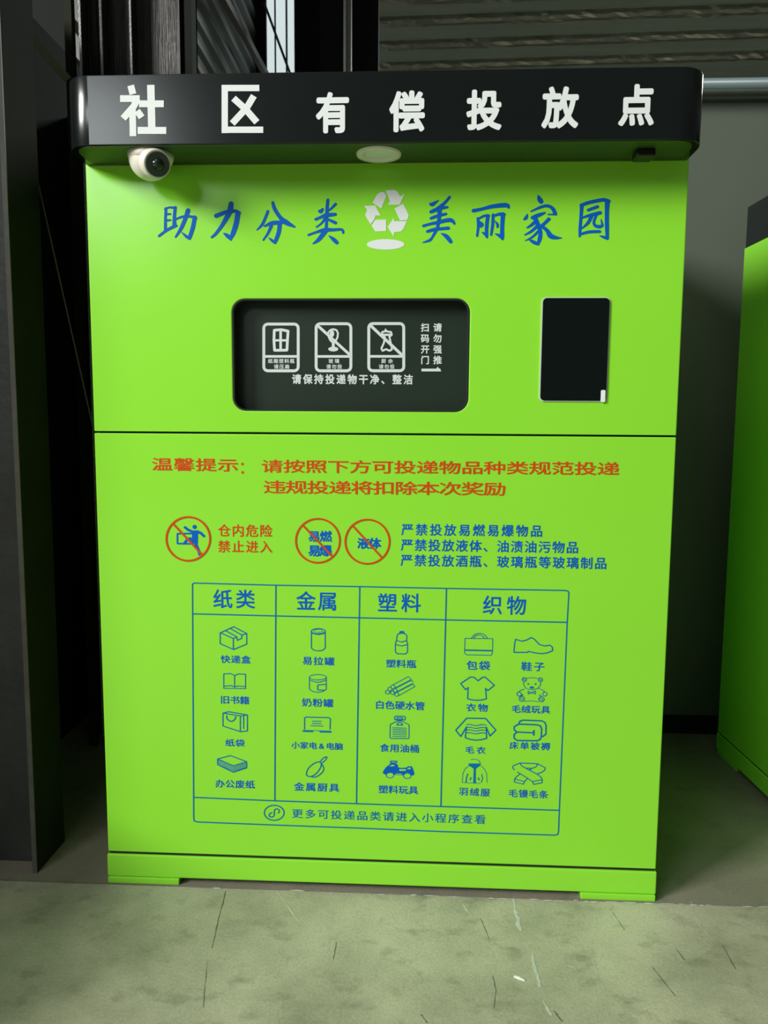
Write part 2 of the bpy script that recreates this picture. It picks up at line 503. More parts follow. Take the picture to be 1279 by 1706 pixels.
for i in range(len(und)):
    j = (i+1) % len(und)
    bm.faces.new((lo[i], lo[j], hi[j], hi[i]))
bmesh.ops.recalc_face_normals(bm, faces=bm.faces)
link('canopy_underside', bm, GREEN_IN, canopy, label='green underside of the canopy, darkened for its shade')

# dome camera under the canopy
cc = on_y(251, 262, -0.078)
dome = bmesh.new()
bmesh.ops.create_cone(dome, cap_ends=True, segments=32, radius1=0.050, radius2=0.056, depth=0.016, matrix=Matrix.Translation((cc.x, cc.y, ZT-0.0095)))
bmesh.ops.create_uvsphere(dome, u_segments=32, v_segments=20, radius=0.050, matrix=Matrix.Translation((cc.x-0.002, cc.y, cc.z-0.004)))
ax = Vector((0.50, -0.76, -0.40)).normalized()
q = ax.to_track_quat('Z', 'Y').to_matrix().to_4x4()
ctr = Vector((cc.x, cc.y, cc.z-0.006))
bmesh.ops.create_cone(dome, cap_ends=True, segments=32, radius1=0.040, radius2=0.031, depth=0.055, matrix=Matrix.Translation(ctr+ax*0.038) @ q)
dome = link('security_camera', dome, CREAM, kiosk, smooth=True, label='white dome camera under the canopy')
for p in dome.data.polygons: p.use_smooth = len(p.vertices) < 10
bm = bmesh.new()
bmesh.ops.create_cone(bm, cap_ends=True, segments=32, radius1=0.0285, radius2=0.0275, depth=0.006, matrix=Matrix.Translation(ctr+ax*0.066) @ q)
link('lens_ring', bm, LENSR, dome)
bm = bmesh.new()
bmesh.ops.create_uvsphere(bm, u_segments=24, v_segments=12, radius=0.015, matrix=Matrix.Translation(ctr+ax*0.064) @ q)
link('lens', bm, LENS, dome, smooth=True)

# recessed lamp and small sensor on the underside
def on_z(px, py, z):
    d = ray(px, py); return CAM+d*((z-CAM.z)/d.z)
lc = on_z(631, 258.5, ZT-0.003)
def lathe(profile, cx, cy, n=36):
    bm = bmesh.new()
    rs = []
    for r, z in profile:
        rs.append([bm.verts.new((cx+r*math.cos(2*math.pi*k/n), cy+r*math.sin(2*math.pi*k/n), z)) for k in range(n)])
    for a, b in zip(rs, rs[1:]):
        for k in range(n):
            bm.faces.new((a[k], a[(k+1) % n], b[(k+1) % n], b[k]))
    bmesh.ops.recalc_face_normals(bm, faces=bm.faces)
    return bm
lcy = -0.072
dl = link('downlight', lathe([(0.054, ZT-0.001), (0.053, ZT-0.006), (0.040, ZT-0.0075), (0.034, ZT-0.0035), (0.033, ZT-0.0015)], lc.x, lcy), CREAM, kiosk, smooth=True)
bm = lathe([(0.0335, ZT-0.0030), (0.001, ZT-0.0036)], lc.x, lcy)
link('diffuser', bm, DIFF, dl, smooth=True)
sc_ = on_z(1078, 251, ZT-0.01)
link('motion_sensor', boxes((sc_.x-0.022, sc_.x+0.022, -0.095, -0.050, ZT-0.020, ZT-0.001)), BLACK, kiosk, bevel=0.004)

# --- canopy lettering
def letters(name, m, parent, Y=0.0, lift=0.0006):
    """one small mesh per character or per line of print"""
    def put(fn, label=None):
        a = Art(Y, lift); fn(a); return a.done(name, m, parent, label)
    return put
put = letters('title_character', WHITE, canopy, -D, 0.0012)
def f(a):
    a.win(110, 110, 5.814)
    for st in ([(628, 190, 66), (650, 275, 66)], [(525, 318, 66), (715, 318, 66)], [(690, 318, 66), (660, 390, 66), (555, 510, 66)], [(645, 400, 64), (650, 682, 64)],
               [(690, 435, 62), (735, 500, 64)], [(822, 185, 72), (832, 610, 72)], [(708, 368, 66), (948, 368, 66)], [(695, 626, 68), (972, 626, 68)]):
        a.stroke(st)
put(f)
def f(a):
    a.win(0, 0, 1)
    for st in ([(369.5, 147, 10.5), (432, 147, 10.5)], [(374.5, 142, 10.5), (374.5, 222, 10.5)], [(370, 216.5, 10.5), (438.5, 216.5, 10.5)],
               [(389, 164, 11), (409, 182, 11), (428, 204, 11)], [(423, 160, 11), (411, 180, 11), (387, 206, 11)]):
        a.stroke(st)
put(f)
for ch, x0, x1, y0, y1 in (('有', 528, 585, 155, 221), ('偿', 651, 710, 153, 219), ('投', 779, 838, 151, 216), ('放', 905, 965, 146, 213), ('点', 1032, 1092, 142, 209)):
    put(lambda a: a.text(ch, x0, x1, (y0+y1)/2, (y0+y1)/2, (y1-y0)*0.97, bold=0.036, aspect=(x1-x0)/(y1-y0)))

# --- slogan
W_ = (250, 310, 6.732)
put = letters('slogan_character', BLUE, upper)
def brush(*sts):
    def fn(a):
        a.win(*W_)
        for st in sts: a.stroke(st, smooth=True)
    put(fn)
brush([(178,250,30),(172,360,30),(172,500,34)], [(165,262,20),(215,240,22),(285,248,28)], [(282,240,34),(272,340,36),(272,440,44)],
      [(185,315,26),(228,315,20)], [(185,385,26),(230,382,18)], [(100,560,28),(180,500,30),(250,462,34),(298,445,24)],
      [(285,372,24),(380,340,26),(470,345,30),(510,362,36)], [(425,275,52),(400,350,46),(350,470,40),(285,572,20)],
      [(500,350,44),(480,460,46),(440,585,40)], [(440,592,28),(400,560,32),(355,520,10)])
brush([(740,335,50),(830,300,44),(900,285,44),(960,280,36),(1005,300,30)], [(908,200,56),(890,290,62),(820,420,44),(740,530,34),(690,575,24)],
      [(985,300,56),(965,420,56),(930,530,54),(900,598,28)], [(905,600,28),(870,560,48),(825,530,14)])
W_ = (420, 310, 7.106)
brush([(185,300,36),(150,390,34),(115,460,34),(55,520,14)], [(243,195,34),(265,270,44),(330,370,46),(400,430,62),(500,482,24)],
      [(145,475,20),(230,440,48),(330,430,44),(390,420,50)], [(225,475,40),(185,560,30),(130,640,20)],
      [(325,440,50),(315,540,48),(280,640,44),(265,676,22)], [(270,672,32),(235,645,34),(195,612,10)])
brush([(895,165,36),(885,270,40),(880,400,36),(875,500,36)], [(985,215,36),(930,270,26),(890,300,20)], [(785,295,18),(810,300,48),(835,270,22)],
      [(750,395,32),(820,365,34),(880,345,50),(985,335,36)], [(870,370,36),(820,440,24),(760,485,20)], [(880,385,24),(940,415,36),(985,435,40)],
      [(665,580,26),(760,545,28),(860,520,48),(960,518,36),(1060,515,30),(1075,555,26)], [(880,520,50),(830,580,54),(780,640,44),(720,682,16)],
      [(910,590,14),(960,630,46),(1000,668,46)])
W_ = (690, 310, 7.524)
brush([(440,140,36),(390,200,36),(320,265,50),(285,290,50)], [(195,220,20),(225,230,50),(300,180,12)], [(205,325,40),(280,295,50),(350,275,40),(412,265,30)],
      [(315,280,60),(310,400,44),(290,520,40)], [(205,405,34),(290,375,40),(395,350,34)], [(112,500,34),(200,475,34),(300,455,44),(400,430,50),(465,430,50),(500,470,30)],
      [(160,570,34),(250,545,44),(340,535,40),(425,528,44)], [(270,560,40),(225,640,30),(190,680,34),(105,708,12)], [(335,595,12),(400,630,54),(455,698,46)])
brush([(738,310,46),(860,285,40),(980,255,50),(1150,240,56),(1180,270,30)], [(795,405,34),(800,500,34),(785,625,28)], [(795,415,24),(870,375,30),(930,370,34)],
      [(920,370,42),(905,500,46),(905,620,40),(912,650,16)], [(912,645,22),(880,600,34),(845,578,10)], [(815,440,12),(845,480,46),(830,505,36)],
      [(985,360,36),(980,480,38),(960,612,28)], [(985,375,26),(1080,350,40),(1135,355,24)], [(1110,355,56),(1100,500,50),(1100,640,50),(1105,670,14)],
      [(1105,668,22),(1070,625,44),(1010,598,10)], [(1010,440,12),(1040,480,34),(1040,515,28)])
W_ = (850, 310, 6.732)
brush([(310,105,12),(325,145,52),(342,172,56)], [(190,315,10),(175,355,40),(150,376,18)], [(230,285,16),(330,240,30),(410,222,34),(470,250,40),(500,308,44)],
      [(512,320,20),(420,318,14)], [(245,355,40),(320,325,44),(385,300,22)], [(270,350,50),(310,440,50),(335,520,44),(325,600,46),(305,656,22)],
      [(310,650,32),(260,630,42),(210,600,18)], [(290,390,44),(230,440,30),(185,468,18)], [(300,450,36),(230,510,30),(160,548,16)], [(315,505,30),(240,575,24),(165,612,10)],
      [(430,370,40),(380,420,36),(340,455,40)], [(350,450,36),(410,500,44),(450,560,58),(520,580,34),(572,582,12)])
brush([(800,215,44),(790,350,36),(780,480,36),(775,565,24)], [(790,215,36),(900,180,40),(1040,155,40),(1105,170,36)], [(1085,170,56),(1080,300,46),(1080,450,46),(1085,588,36)],
      [(1090,588,28),(1050,575,34),(1000,558,10)], [(785,540,28),(880,515,34),(1000,510,34)], [(870,270,34),(975,232,36)], [(805,355,22),(900,325,36),(1005,300,42)],
      [(910,330,40),(870,410,36),(800,475,14)], [(965,320,30),(935,400,30),(950,445,36),(1000,455,40),(1030,445,28)], [(1030,440,28),(1015,375,12)])
A = Art(0.0).win(560, 220, 7.994)
A.poly([(482,940),(545,830),(600,795),(640,805),(668,850),(600,1018)])
A.poly([(655,785),(700,772),(780,772),(815,795),(855,860),(910,822),(845,968),(685,970),(715,925),(690,850)])
A.poly([(775,1020),(890,955),(935,1040),(965,1110),(945,1172),(850,1178)])
A.poly([(770,1188),(940,1188),(895,1290),(860,1325),(770,1335),(765,1392),(685,1265),(765,1140)])
A.poly([(520,1168),(665,1165),(665,1320),(520,1325),(470,1245)])
A.poly([(370,985),(520,980),(590,1115),(525,1110),(510,1160),(458,1232),(385,1110),(410,1030)])
A.disc(657, 1497, 250, 70, 40)
A.done('recycling_symbol', WHITE, upper, 'white three-arrow recycling symbol above an oval')

# --- hatch printing
HY = DEEP
def rr_stroke(A, x0, x1, y0, y1, r, wd):
    A.stroke([(x, y) for x, y in rrect(x0, x1, y0, y1, r, 5)], wd, closed=True)
A = Art(HY).win(420, 520, 7.106)
rr_stroke(A, 138, 545, 142, 695, 48, 34)
A.stroke([(140,525),(545,525)], 30)
A.stroke([(262,215),(345,208),(425,225),(418,330),(412,450),(345,452),(265,452),(258,330)], 32, closed=True)
A.stroke([(337,215),(337,452)], 30).stroke([(262,335),(420,335)], 26)
A.text('纸箱塑料瓶', 446.7, 490.4, 601.5, 601.5, 7.2, 0.02, 1.05)
A.text('请压扁', 456.3, 481.9, 610.8, 610.8, 7.2, 0.02, 1.05)
A.done('carton_icon', WPRINT, hatch)
A = Art(HY).win(420, 520, 7.106)
rr_stroke(A, 757, 1168, 138, 695, 48, 34)
A.stroke([(757,525),(1168,525)], 30).stroke([(770,155),(1155,505)], 32)
A.stroke([(900,240),(925,212),(960,202),(1000,215),(1015,250),(1010,300),(985,345),(960,365),(925,335),(905,290)], 22, closed=True)
A.stroke([(960,365),(960,425)], 34).disc(960, 438, 60, 28).disc(945, 255, 26, 40)
A.text('玻璃', 547.4, 565, 601.5, 601.5, 7.2, 0.02, 1.05)
A.text('请勿投', 543.6, 569.5, 610.8, 610.8, 7.2, 0.02, 1.05)
A.done('no_glass_icon', WPRINT, hatch)
A = Art(HY).win(590, 520, 7.524)
rr_stroke(A, 182, 620, 144, 735, 50, 36)
A.stroke([(182,555),(620,555)], 32).stroke([(195,160),(605,545)], 36)
A.stroke([(350,250),(390,240),(460,250),(470,285),(440,310),(455,380),(470,440),(470,470),(440,485),(400,465),(355,485),(340,455),(370,390),(385,320),(350,285)], 24, closed=True)
A.poly([(375,245),(388,202),(428,248)]).stroke([(360,285),(460,285)], 28)
A.text('厨余', 635.2, 654, 601.5, 601.5, 7.2, 0.02, 1.05)
A.text('请勿投', 631, 657, 610.8, 610.8, 7.2, 0.02, 1.05)
A.done('no_food_waste_icon', WPRINT, hatch)
put = letters('hatch_character', WPRINT, hatch, HY)
for k, (a, b) in enumerate(zip('扫码开门', '请勿强推')):
    yy = (545.6, 563.8, 581.9, 599.8)[k]
    put(lambda q: q.text(a, 701.2, 715, yy, yy, 13.6, 0.028))
    put(lambda q: q.text(b, 722, 736, yy, yy, 13.6, 0.028))
A = Art(HY)
A.win(590, 520, 7.524).stroke([(842,726),(1080,726)], 34).poly([(1025,712),(1045,685),(1092,742),(1040,742)])
A.done('arrow', WPRINT, hatch)
put = letters('hatch_line', WPRINT, hatch, HY)
for pt_ in ((0, 9), (9, 99)):
    put(lambda a: a.text('请保持投递物干净、整洁', 486.8, 687.3, 631.5, 632.3, 15.6, 0.03, 0.95, part=pt_))

# --- notice in red
put = letters('notice_line', RED, lower)
def f(a):
    a.text('温馨提示', 253.5, 396.5, 773.2, 775, 21, 0.016, 1.6)
    a.win(0, 0, 1).disc(403.6, 773, 2.2).disc(404, 787, 2.2)
put(f)
def f(a):
    a.text('请按照下方可投递物品种类规范投递', 436, 1031, 776.5, 780.8, 21, 0.014, 1.65)
put(f)
put(lambda a: a.text('违规投递将扣除本次奖励', 439.5, 842, 811, 814.7, 21.5, 0.014, 1.65))
put = letters('danger_line', RED, lower)
put(lambda a: a.text('仓内危险', 363.5, 452.8, 883.6, 884.4, 20, 0.014, 1.0))
put(lambda a: a.text('禁止进入', 363.5, 453, 910.2, 911, 19.6, 0.014, 1.0))
# prohibition signs
def sign(name, blue, cx, cy, r, wd, s0, s1):
    a = Art(0.0); blue(a); b = a.done(name, BLUE, lower)
    c = Art(0.0, 0.0011).win(0, 0, 1)
    c.ring(cx, cy, r, r, wd, 48).stroke([s0, s1], wd)
    link('prohibition_ring', c.bm, RED, b)
    return b
def runner(a):
    a.win(265, 850, 6.395)
    a.disc(378, 178, 23)
    a.stroke([(275,182),(310,210),(365,232)], 27).disc(275, 182, 13)
    a.stroke([(400,232),(440,240),(478,276)], 27).disc(478, 276, 13)
    a.poly([(340,216),(425,214),(415,240),(412,362),(345,352),(352,240)])
    a.stroke([(385,345),(415,420),(438,480)], 32)
    a.stroke([(375,345),(330,300),(300,310),(268,356)], 28)
    a.stroke([(355,247),(195,250),(195,355),(350,358)], 17)
def flam(a):
    a.text('易燃', 513.6, 552, 893.5, 893.5, 17.6, 0.028, 1.08)
    a.text('易爆', 513.6, 552, 917.3, 917.3, 18.2, 0.028, 1.08)
def liq(a):
    a.text('液体', 595.4, 634, 905, 905, 17.8, 0.032, 1.08)
sign('no_entry_sign', runner, 313.5, 897.7, 36.4, 3.2, (288.5, 872.7), (337, 924.5))
sign('no_flammables_sign', flam, 529.3, 900.8, 36.6, 3.0, (505, 875.8), (554, 927.4))
sign('no_liquids_sign', liq, 611.8, 902.4, 36.8, 3.0, (588, 876.6), (636, 929))
put = letters('prohibition_line', BLUE, lower)
put(lambda a: a.text('严禁投放易燃易爆物品', 668.7, 903, 882, 884.5, 19, 0.016))
for pt_ in ((0, 7), (7, 99)):
    put(lambda a: a.text('严禁投放液体、油渍油污物品', 668, 963, 907.6, 912, 19.3, 0.016, part=pt_))
    put(lambda a: a.text('严禁投放酒瓶、玻璃瓶等玻璃制品', 667.5, 1010, 933, 938.4, 19, 0.016, part=pt_))

# --- category table
A = Art(0.0).win(0, 0, 1)
A.stroke([(320.5,975),(321.3,972.2),(324,971.3),(459.4,974.9),(599,977.2),(743.3,980.2),(942,983.6),(946.2,985),(947.2,988.5),
          (944.4,1036.7),(931.3,1349.8),(930,1385),(928.8,1389.8),(924,1391.2),(734,1385.2),(593,1379.3),(457,1374.3),(328,1369.2),(323.6,1367.6),(322.6,1364)], 2.0, closed=True)
A.stroke([(320.8,1022.5),(459,1026),(630,1029.8),(743,1032.6),(944.4,1036.7)], 2.0)
A.stroke([(322.5,1328.2),(457.6,1333.9),(630,1340),(734,1343.4),(931.3,1349.8)], 2.0)
for a, b in (((459.4,975),(457.6,1333.9)), ((599,977),(593.5,1338.3)), ((743.3,980.2),(734,1343.4))):
    A.stroke([a, b], 2.0)
A.done('category_table', TEAL, lower, 'blue ruled table with rounded corners')
put = letters('heading', BLUE, lower)
for s, x0, x1, yl, yr in (('纸类', 355.5, 424, 997.5, 998), ('金属', 494, 561, 1000.7, 1001.7), ('塑料', 629.6, 700, 1003.6, 1004.6), ('织物', 804.6, 875.8, 1007.5, 1009)):
    put(lambda a: a.text(s, x0, x1, yl, yr, 30.5, 0.012))
put = letters('item_label', BLUE, lower)
for s, x0, x1, yl, yr, h, asp in (
    ('快递盒', 368, 417, 1097.8, 1098.8, 12.8, 1.15), ('旧书籍', 367, 415, 1165.3, 1166.8, 13, 1.15), ('纸袋', 375.5, 407, 1237, 1238, 12, 1.2), ('办公废纸', 358.8, 424, 1305, 1307, 13, 1.12),
    ('易拉罐', 504, 556.4, 1100.3, 1102, 13.4, 1.15), ('奶粉罐', 503, 554.7, 1169.7, 1171.5, 13.4, 1.15), ('小家电&电脑', 485.6, 570.7, 1241, 1243.5, 11.5, 1.1), ('金属厨具', 490, 564.5, 1310, 1312.5, 13.6, 1.15),
    ('塑料瓶', 643, 692.7, 1104.9, 1106.3, 13.2, 1.15), ('白色硬水管', 624.7, 707, 1173.7, 1176.2, 13.6, 1.1), ('食用油桶', 632.8, 698, 1245.5, 1247.5, 13, 1.12), ('塑料玩具', 630.5, 696, 1314.5, 1316.5, 13.2, 1.12),
    ('包袋', 777, 815.5, 1108, 1109, 15, 1.15), ('鞋子', 868, 906.5, 1110, 1110.7, 14.6, 1.15), ('衣物', 776.6, 812, 1178.2, 1179.3, 13.2, 1.15), ('毛绒玩具', 852, 915.7, 1180.7, 1182.5, 12.6, 1.12),
    ('毛衣', 775, 808, 1249, 1250, 11.8, 1.15), ('床单被褥', 848.6, 915.7, 1241.5, 1243.5, 12.4, 1.12), ('羽绒服', 764.5, 815.3, 1318, 1320.5, 12.8, 1.1), ('毛镘毛条', 847, 912.5, 1321, 1323.8, 12.8, 1.1)):
    put(lambda a: a.text(s, x0, x1, yl, yr, h, 0.016, asp))
put = letters('footer_line', TEAL, lower)
put(lambda a: a.text('更多可投递品类请进入小程序查看', 486.4, 808.6, 1354.8, 1365.2, 14.8, 0.008, 1.15))
A = Art(0.0)
A.win(420, 1325, 12.79).ring(468, 370, 210, 160, 24, 40)
A.stroke([(418,368),(375,388),(358,425),(385,456),(430,456),(462,430),(470,385),(466,340),(482,303),(520,286),(562,303),(576,340),(552,377)], 22, smooth=True)
A.done('app_symbol', TEAL, lower)
# icons, each measured in its own window
def icon(name, ox, oy, k, fn, m=TEAL):
    a = Art(0.0).win(ox, oy, k); fn(a); return a.done(name, m, lower)
Z = 12.79
def f(a):
    a.stroke([(340,310),(630,180),(905,325),(905,550),(625,665),(340,540)], 22, closed=True)
    a.stroke([(350,310),(620,430),(620,665)], 22).stroke([(620,430),(690,400)], 20)
    a.stroke([(455,265),(690,390),(705,470),(800,425),(800,355)], 22).stroke([(560,220),(800,355),(905,325)], 22)
icon('carton_box_icon', 340, 1030, Z, f)
def f(a):
    a.stroke([(250,650),(250,732),(300,728),(322,738),(345,730),(395,735),(395,652),(350,650),(322,660),(295,648)], 6, closed=True)
    a.stroke([(322,660),(322,738)], 6).stroke([(250,732),(250,746),(395,748),(395,735)], 5)
icon('book_icon', 310, 960, 3.997, f)
def f(a):
    a.stroke([(400,165),(400,440),(770,560),(770,225)], 22, closed=True)
    a.stroke([(400,165),(520,135),(920,205),(920,545),(770,560)], 22).stroke([(770,225),(920,205)], 18).stroke([(840,215),(840,500)], 20)
    a.stroke([(480,220),(490,290),(570,340),(645,305),(670,240)], 24, smooth=True)
icon('paper_bag_icon', 340, 1175, Z, f)
def f(a):
    a.stroke([(285,310),(560,240),(905,370),(620,455)], 20, closed=True)
    a.stroke([(285,310),(285,430),(620,595),(905,500),(905,370)], 20)
    for d in (28, 56, 84, 112): a.stroke([(290,310+d),(620,455+d),(905,370+d)], 13)
icon('paper_stack_icon', 340, 1240, Z, f)
def f(a):
    a.ring(879, 365, 46, 17, 6, 28).ring(879, 363, 32, 9, 3, 20)
    a.stroke([(833,365),(833,478),(850,492),(879,497),(908,492),(925,478),(925,365)], 6).stroke([(838,380),(879,388),(920,380)], 4, smooth=True)
icon('drink_can_icon', 310, 960, 3.997, f)
def f(a):
    a.ring(876, 672, 56, 18, 5, 28)
    a.stroke([(820,672),(820,752),(845,768),(876,772),(907,768),(932,752),(932,672)], 5).stroke([(820,690),(876,706),(932,690)], 5, smooth=True)
    a.stroke([(932,718),(875,724),(875,756),(925,758)], 6)
icon('milk_tin_icon', 310, 960, 3.997, f)
def f(a):
    a.stroke([(788,180),(788,104),(796,98),(950,102),(960,110),(957,180)], 7).stroke([(776,190),(845,192)], 13).stroke([(888,194),(966,196)], 13).stroke([(845,187),(888,189)], 4)
    a.stroke([(838,125),(902,126)], 5).stroke([(838,140),(900,142)], 5).stroke([(828,155),(912,158)], 5)
icon('laptop_icon', 310, 1170, 3.997, f)
def f(a):
    a.stroke([(385,560),(420,460),(520,360),(640,310),(700,345),(680,440),(590,560),(480,620),(405,602)], 22, smooth=True, closed=True)
    a.stroke([(480,620),(560,635),(660,590),(745,500),(750,420),(705,350)], 22, smooth=True)
    a.stroke([(670,310),(740,230),(800,198),(825,210),(790,270),(710,340)], 20)
icon('pan_icon', 480, 1245, Z, f)
def f(a):
    a.stroke([(245,345),(250,333),(272,327),(296,333),(303,345),(300,368),(306,388),(306,436),(295,447),(246,446),(236,435),(236,388),(243,368)], 5.5, closed=True)
    a.poly([(256,330),(262,315),(285,315),(290,330)]).stroke([(243,370),(272,379),(300,370)], 5).stroke([(237,393),(272,401),(305,393)], 5)
icon('plastic_bottle_icon', 590, 960, 3.457, f)
def f(a):
    for x, y in ((500,375),(435,420),(545,450),(385,485),(490,495),(580,535)): a.ring(x, y, 44, 40, 14, 18)
    a.stroke([(490,335),(830,155),(890,210)], 13).stroke([(540,405),(890,225)], 26).stroke([(890,225),(930,275)], 14)
    a.stroke([(575,488),(925,305)], 26).stroke([(925,305),(970,365),(625,560)], 13)
icon('pipes_icon', 615, 1115, Z, f)
def f(a):
    a.stroke([(445,345),(600,265),(680,265),(845,350),(845,625),(820,645),(460,640),(438,620)], 18, closed=True)
    a.stroke([(540,180),(560,165),(740,170),(765,190),(755,245),(540,240)], 20, closed=True).stroke([(590,195),(705,200),(695,235),(585,230)], 18, closed=True)
    a.stroke([(585,355),(600,312),(640,297),(685,315),(705,355)], 20, closed=True).stroke([(600,262),(690,264)], 26)
    for y in (415, 450, 486, 522, 558, 598): a.stroke([(490,y-4),(795,y+6)], 14)
icon('oil_drum_icon', 615, 1180, Z, f)
def f(a):
    a.poly([(285,420),(300,370),(350,300),(440,225),(520,205),(605,240),(610,290),(650,310),(780,305),(830,275),(900,275),(930,330),(960,430),(940,470),(885,470),(850,420),(800,405),(745,430),(715,465),(535,455),(500,415),(440,398),(385,415),(352,460)])
    a.ring(440, 465, 80, 58, 14, 28).ring(805, 478, 80, 58, 14, 28).stroke([(450,165),(578,165),(578,200),(452,205)], 20, closed=True)
car = icon('toy_car_icon', 615, 1255, Z, f, BLUE)
c = Art(0.0, 0.0011).win(615, 1255, Z)
c.poly([(425,272),(485,240),(538,243),(530,272)]).poly([(640,335),(780,335),(775,370),(640,372)]).poly([(800,335),(848,298),(892,310),(872,335)]).poly([(570,428),(690,432),(690,448),(568,444)])
link('toy_car_window', c.bm, GREEN, lower)
def f(a):
    a.stroke([(310,300),(900,305),(895,600),(870,660),(340,650),(300,610)], 15, closed=True)
    a.stroke([(445,295),(520,215),(620,195),(720,220),(780,295)], 15, smooth=True).stroke([(490,300),(530,250),(610,225),(690,255),(715,300)], 14, smooth=True)
    a.stroke([(310,550),(890,562)], 30)
icon('handbag_icon', 750, 1040, Z, f)
def f(a):
    a.stroke([(200,597),(215,420),(235,320),(370,360),(470,335),(570,280),(640,320),(740,430),(850,460),(970,445),(1015,480),(1025,560),(920,605),(800,625),(650,610),(505,575),(490,598)], 23, closed=True)
icon('shoe_icon', 840, 1040, Z, f)
def f(a):
    a.stroke([(612,618),(668,580),(690,582),(712,602),(735,583),(752,580),(806,628),(768,658),(755,645),(760,705),(735,712),(706,714),(680,712),(652,705),(655,640),(640,653)], 6.5, closed=True)
icon('t_shirt_icon', 590, 960, 3.457, f)
def f(a):
    a.stroke([(410,330),(412,400),(470,470),(580,495),(700,470),(762,400),(765,330)], 13, smooth=True).stroke([(465,250),(580,240),(705,255)], 12)
    for x, y in ((420,280),(765,285)): a.ring(x, y, 46, 44, 14, 22).ring(x, y, 20, 20, 10, 14)
    a.disc(505, 375, 18).disc(660, 378, 18).disc(580, 450, 48, 24)
    a.stroke([(500,530),(575,560),(655,525),(650,590),(575,560),(505,590)], 15, closed=True)
    a.stroke([(420,480),(335,515),(290,550)], 11).stroke([(720,470),(790,495),(850,535)], 13)
    for x, y in ((310,590),(860,590)): a.ring(x, y, 46, 44, 15, 22)
    for x, y in ((368,692),(785,700)): a.ring(x, y, 58, 54, 15, 22).ring(x, y, 26, 24, 10, 16)
    a.stroke([(420,745),(580,735),(730,758)], 12).stroke([(330,635),(400,605)], 22).stroke([(740,605),(800,650)], 20)
icon('teddy_bear_icon', 840, 1110, Z, f)
def f(a):
    a.stroke([(345,210),(750,215),(968,465),(840,590),(762,400),(770,640),(650,668),(540,678),(420,660),(315,625),(340,395),(220,600),(112,465)], 26, closed=True)
    for y in (345, 403, 460, 520): a.stroke([(345,y),(430,y),(540,y+22),(680,y),(758,y+15)], 17, smooth=True)
icon('sweater_icon', 750, 1180, Z, f)
def f(a):
    a.stroke([(300,335),(690,350),(765,375),(790,430),(785,590),(760,660),(700,690),(270,685),(205,635),(203,560),(265,505),(208,460),(207,390)], 30, closed=True)
    a.stroke([(265,505),(610,520)], 28).stroke([(625,460),(622,580)], 36).stroke([(300,335),(330,270),(400,250),(790,265),(860,300),(885,370),(880,550),(800,610)], 28)
icon('quilt_icon', 840, 1180, Z, f)
def f(a):
    a.poly([(385,215),(645,215),(640,260),(560,310),(540,340),(540,635),(485,635),(495,330),(460,300),(390,265)])
    a.stroke([(385,270),(310,330),(265,430),(250,620),(640,640)], 11).stroke([(650,265),(720,330),(770,430),(780,620)], 11).stroke([(440,130),(520,125),(590,145),(635,205)], 11, smooth=True)
    a.stroke([(370,430),(340,520),(330,620)], 22).stroke([(665,440),(682,530),(655,620)], 16).stroke([(440,510),(415,570)], 24).stroke([(590,515),(612,570)], 24)
icon('down_jacket_icon', 750, 1255, Z, f)
def f(a):
    a.stroke([(330,205),(705,220),(870,310),(855,355),(800,400),(690,440)], 19).stroke([(330,205),(190,262),(168,300),(212,355)], 19)
    a.stroke([(330,205),(370,270),(440,310),(690,440),(780,510),(802,560),(800,625),(620,660),(592,600)], 19)
    a.stroke([(440,310),(590,318),(680,280),(705,220)], 18).stroke([(270,395),(490,530),(592,600)], 18)
    a.stroke([(330,435),(235,515),(210,560),(210,612),(400,655),(425,600),(490,530)], 18).stroke([(220,545),(420,600)], 17).stroke([(592,600),(800,560)], 16).stroke([(520,355),(580,320)], 22)
icon('scarf_icon', 840, 1255, Z, f)

# ------------------------------------------------------------------ the second kiosk on the right: same model
def copy_tree(o, parent=None):
    c = o.copy(); C.objects.link(c)
    if parent: c.parent = parent
    for ch in list(o.children): copy_tree(ch, c)
    return c
k2 = copy_tree(kiosk)
k2.rotation_euler = (0, 0, math.radians(3.0))
back = Vector((1.281, 1.0, 0))
k2.location = back - k2.rotation_euler.to_matrix() @ Vector((-HW, 0.95, 0))
k2['label'] = 'second green kiosk cut off by the right edge, seen from its shaded side'

# ------------------------------------------------------------------ steel near the left edge
col = thing('steel_column', 'dark grey steel column at the left edge, pale worn flange edge', 'column', (-1.14, 0.11, 0), group='steel columns')
def child(o):
    return inv(o)
child(link('web', boxes((-1.31, -0.980, 0.085, 0.097, 0, 5.7)), STEEL, col))
child(link('flange', boxes((-0.981, -0.969, 0.028, 0.20, 0, 5.7)), STEELO, col))
child(link('flange', boxes((-1.322, -1.310, 0.028, 0.20, 0, 5.7)), STEELO, col))
child(link('pale_edge', boxes((-0.9815, -0.9685, 0.0255, 0.029, 0, 5.7)), FLEDGE, col, label='pale worn front edge of the flange'))
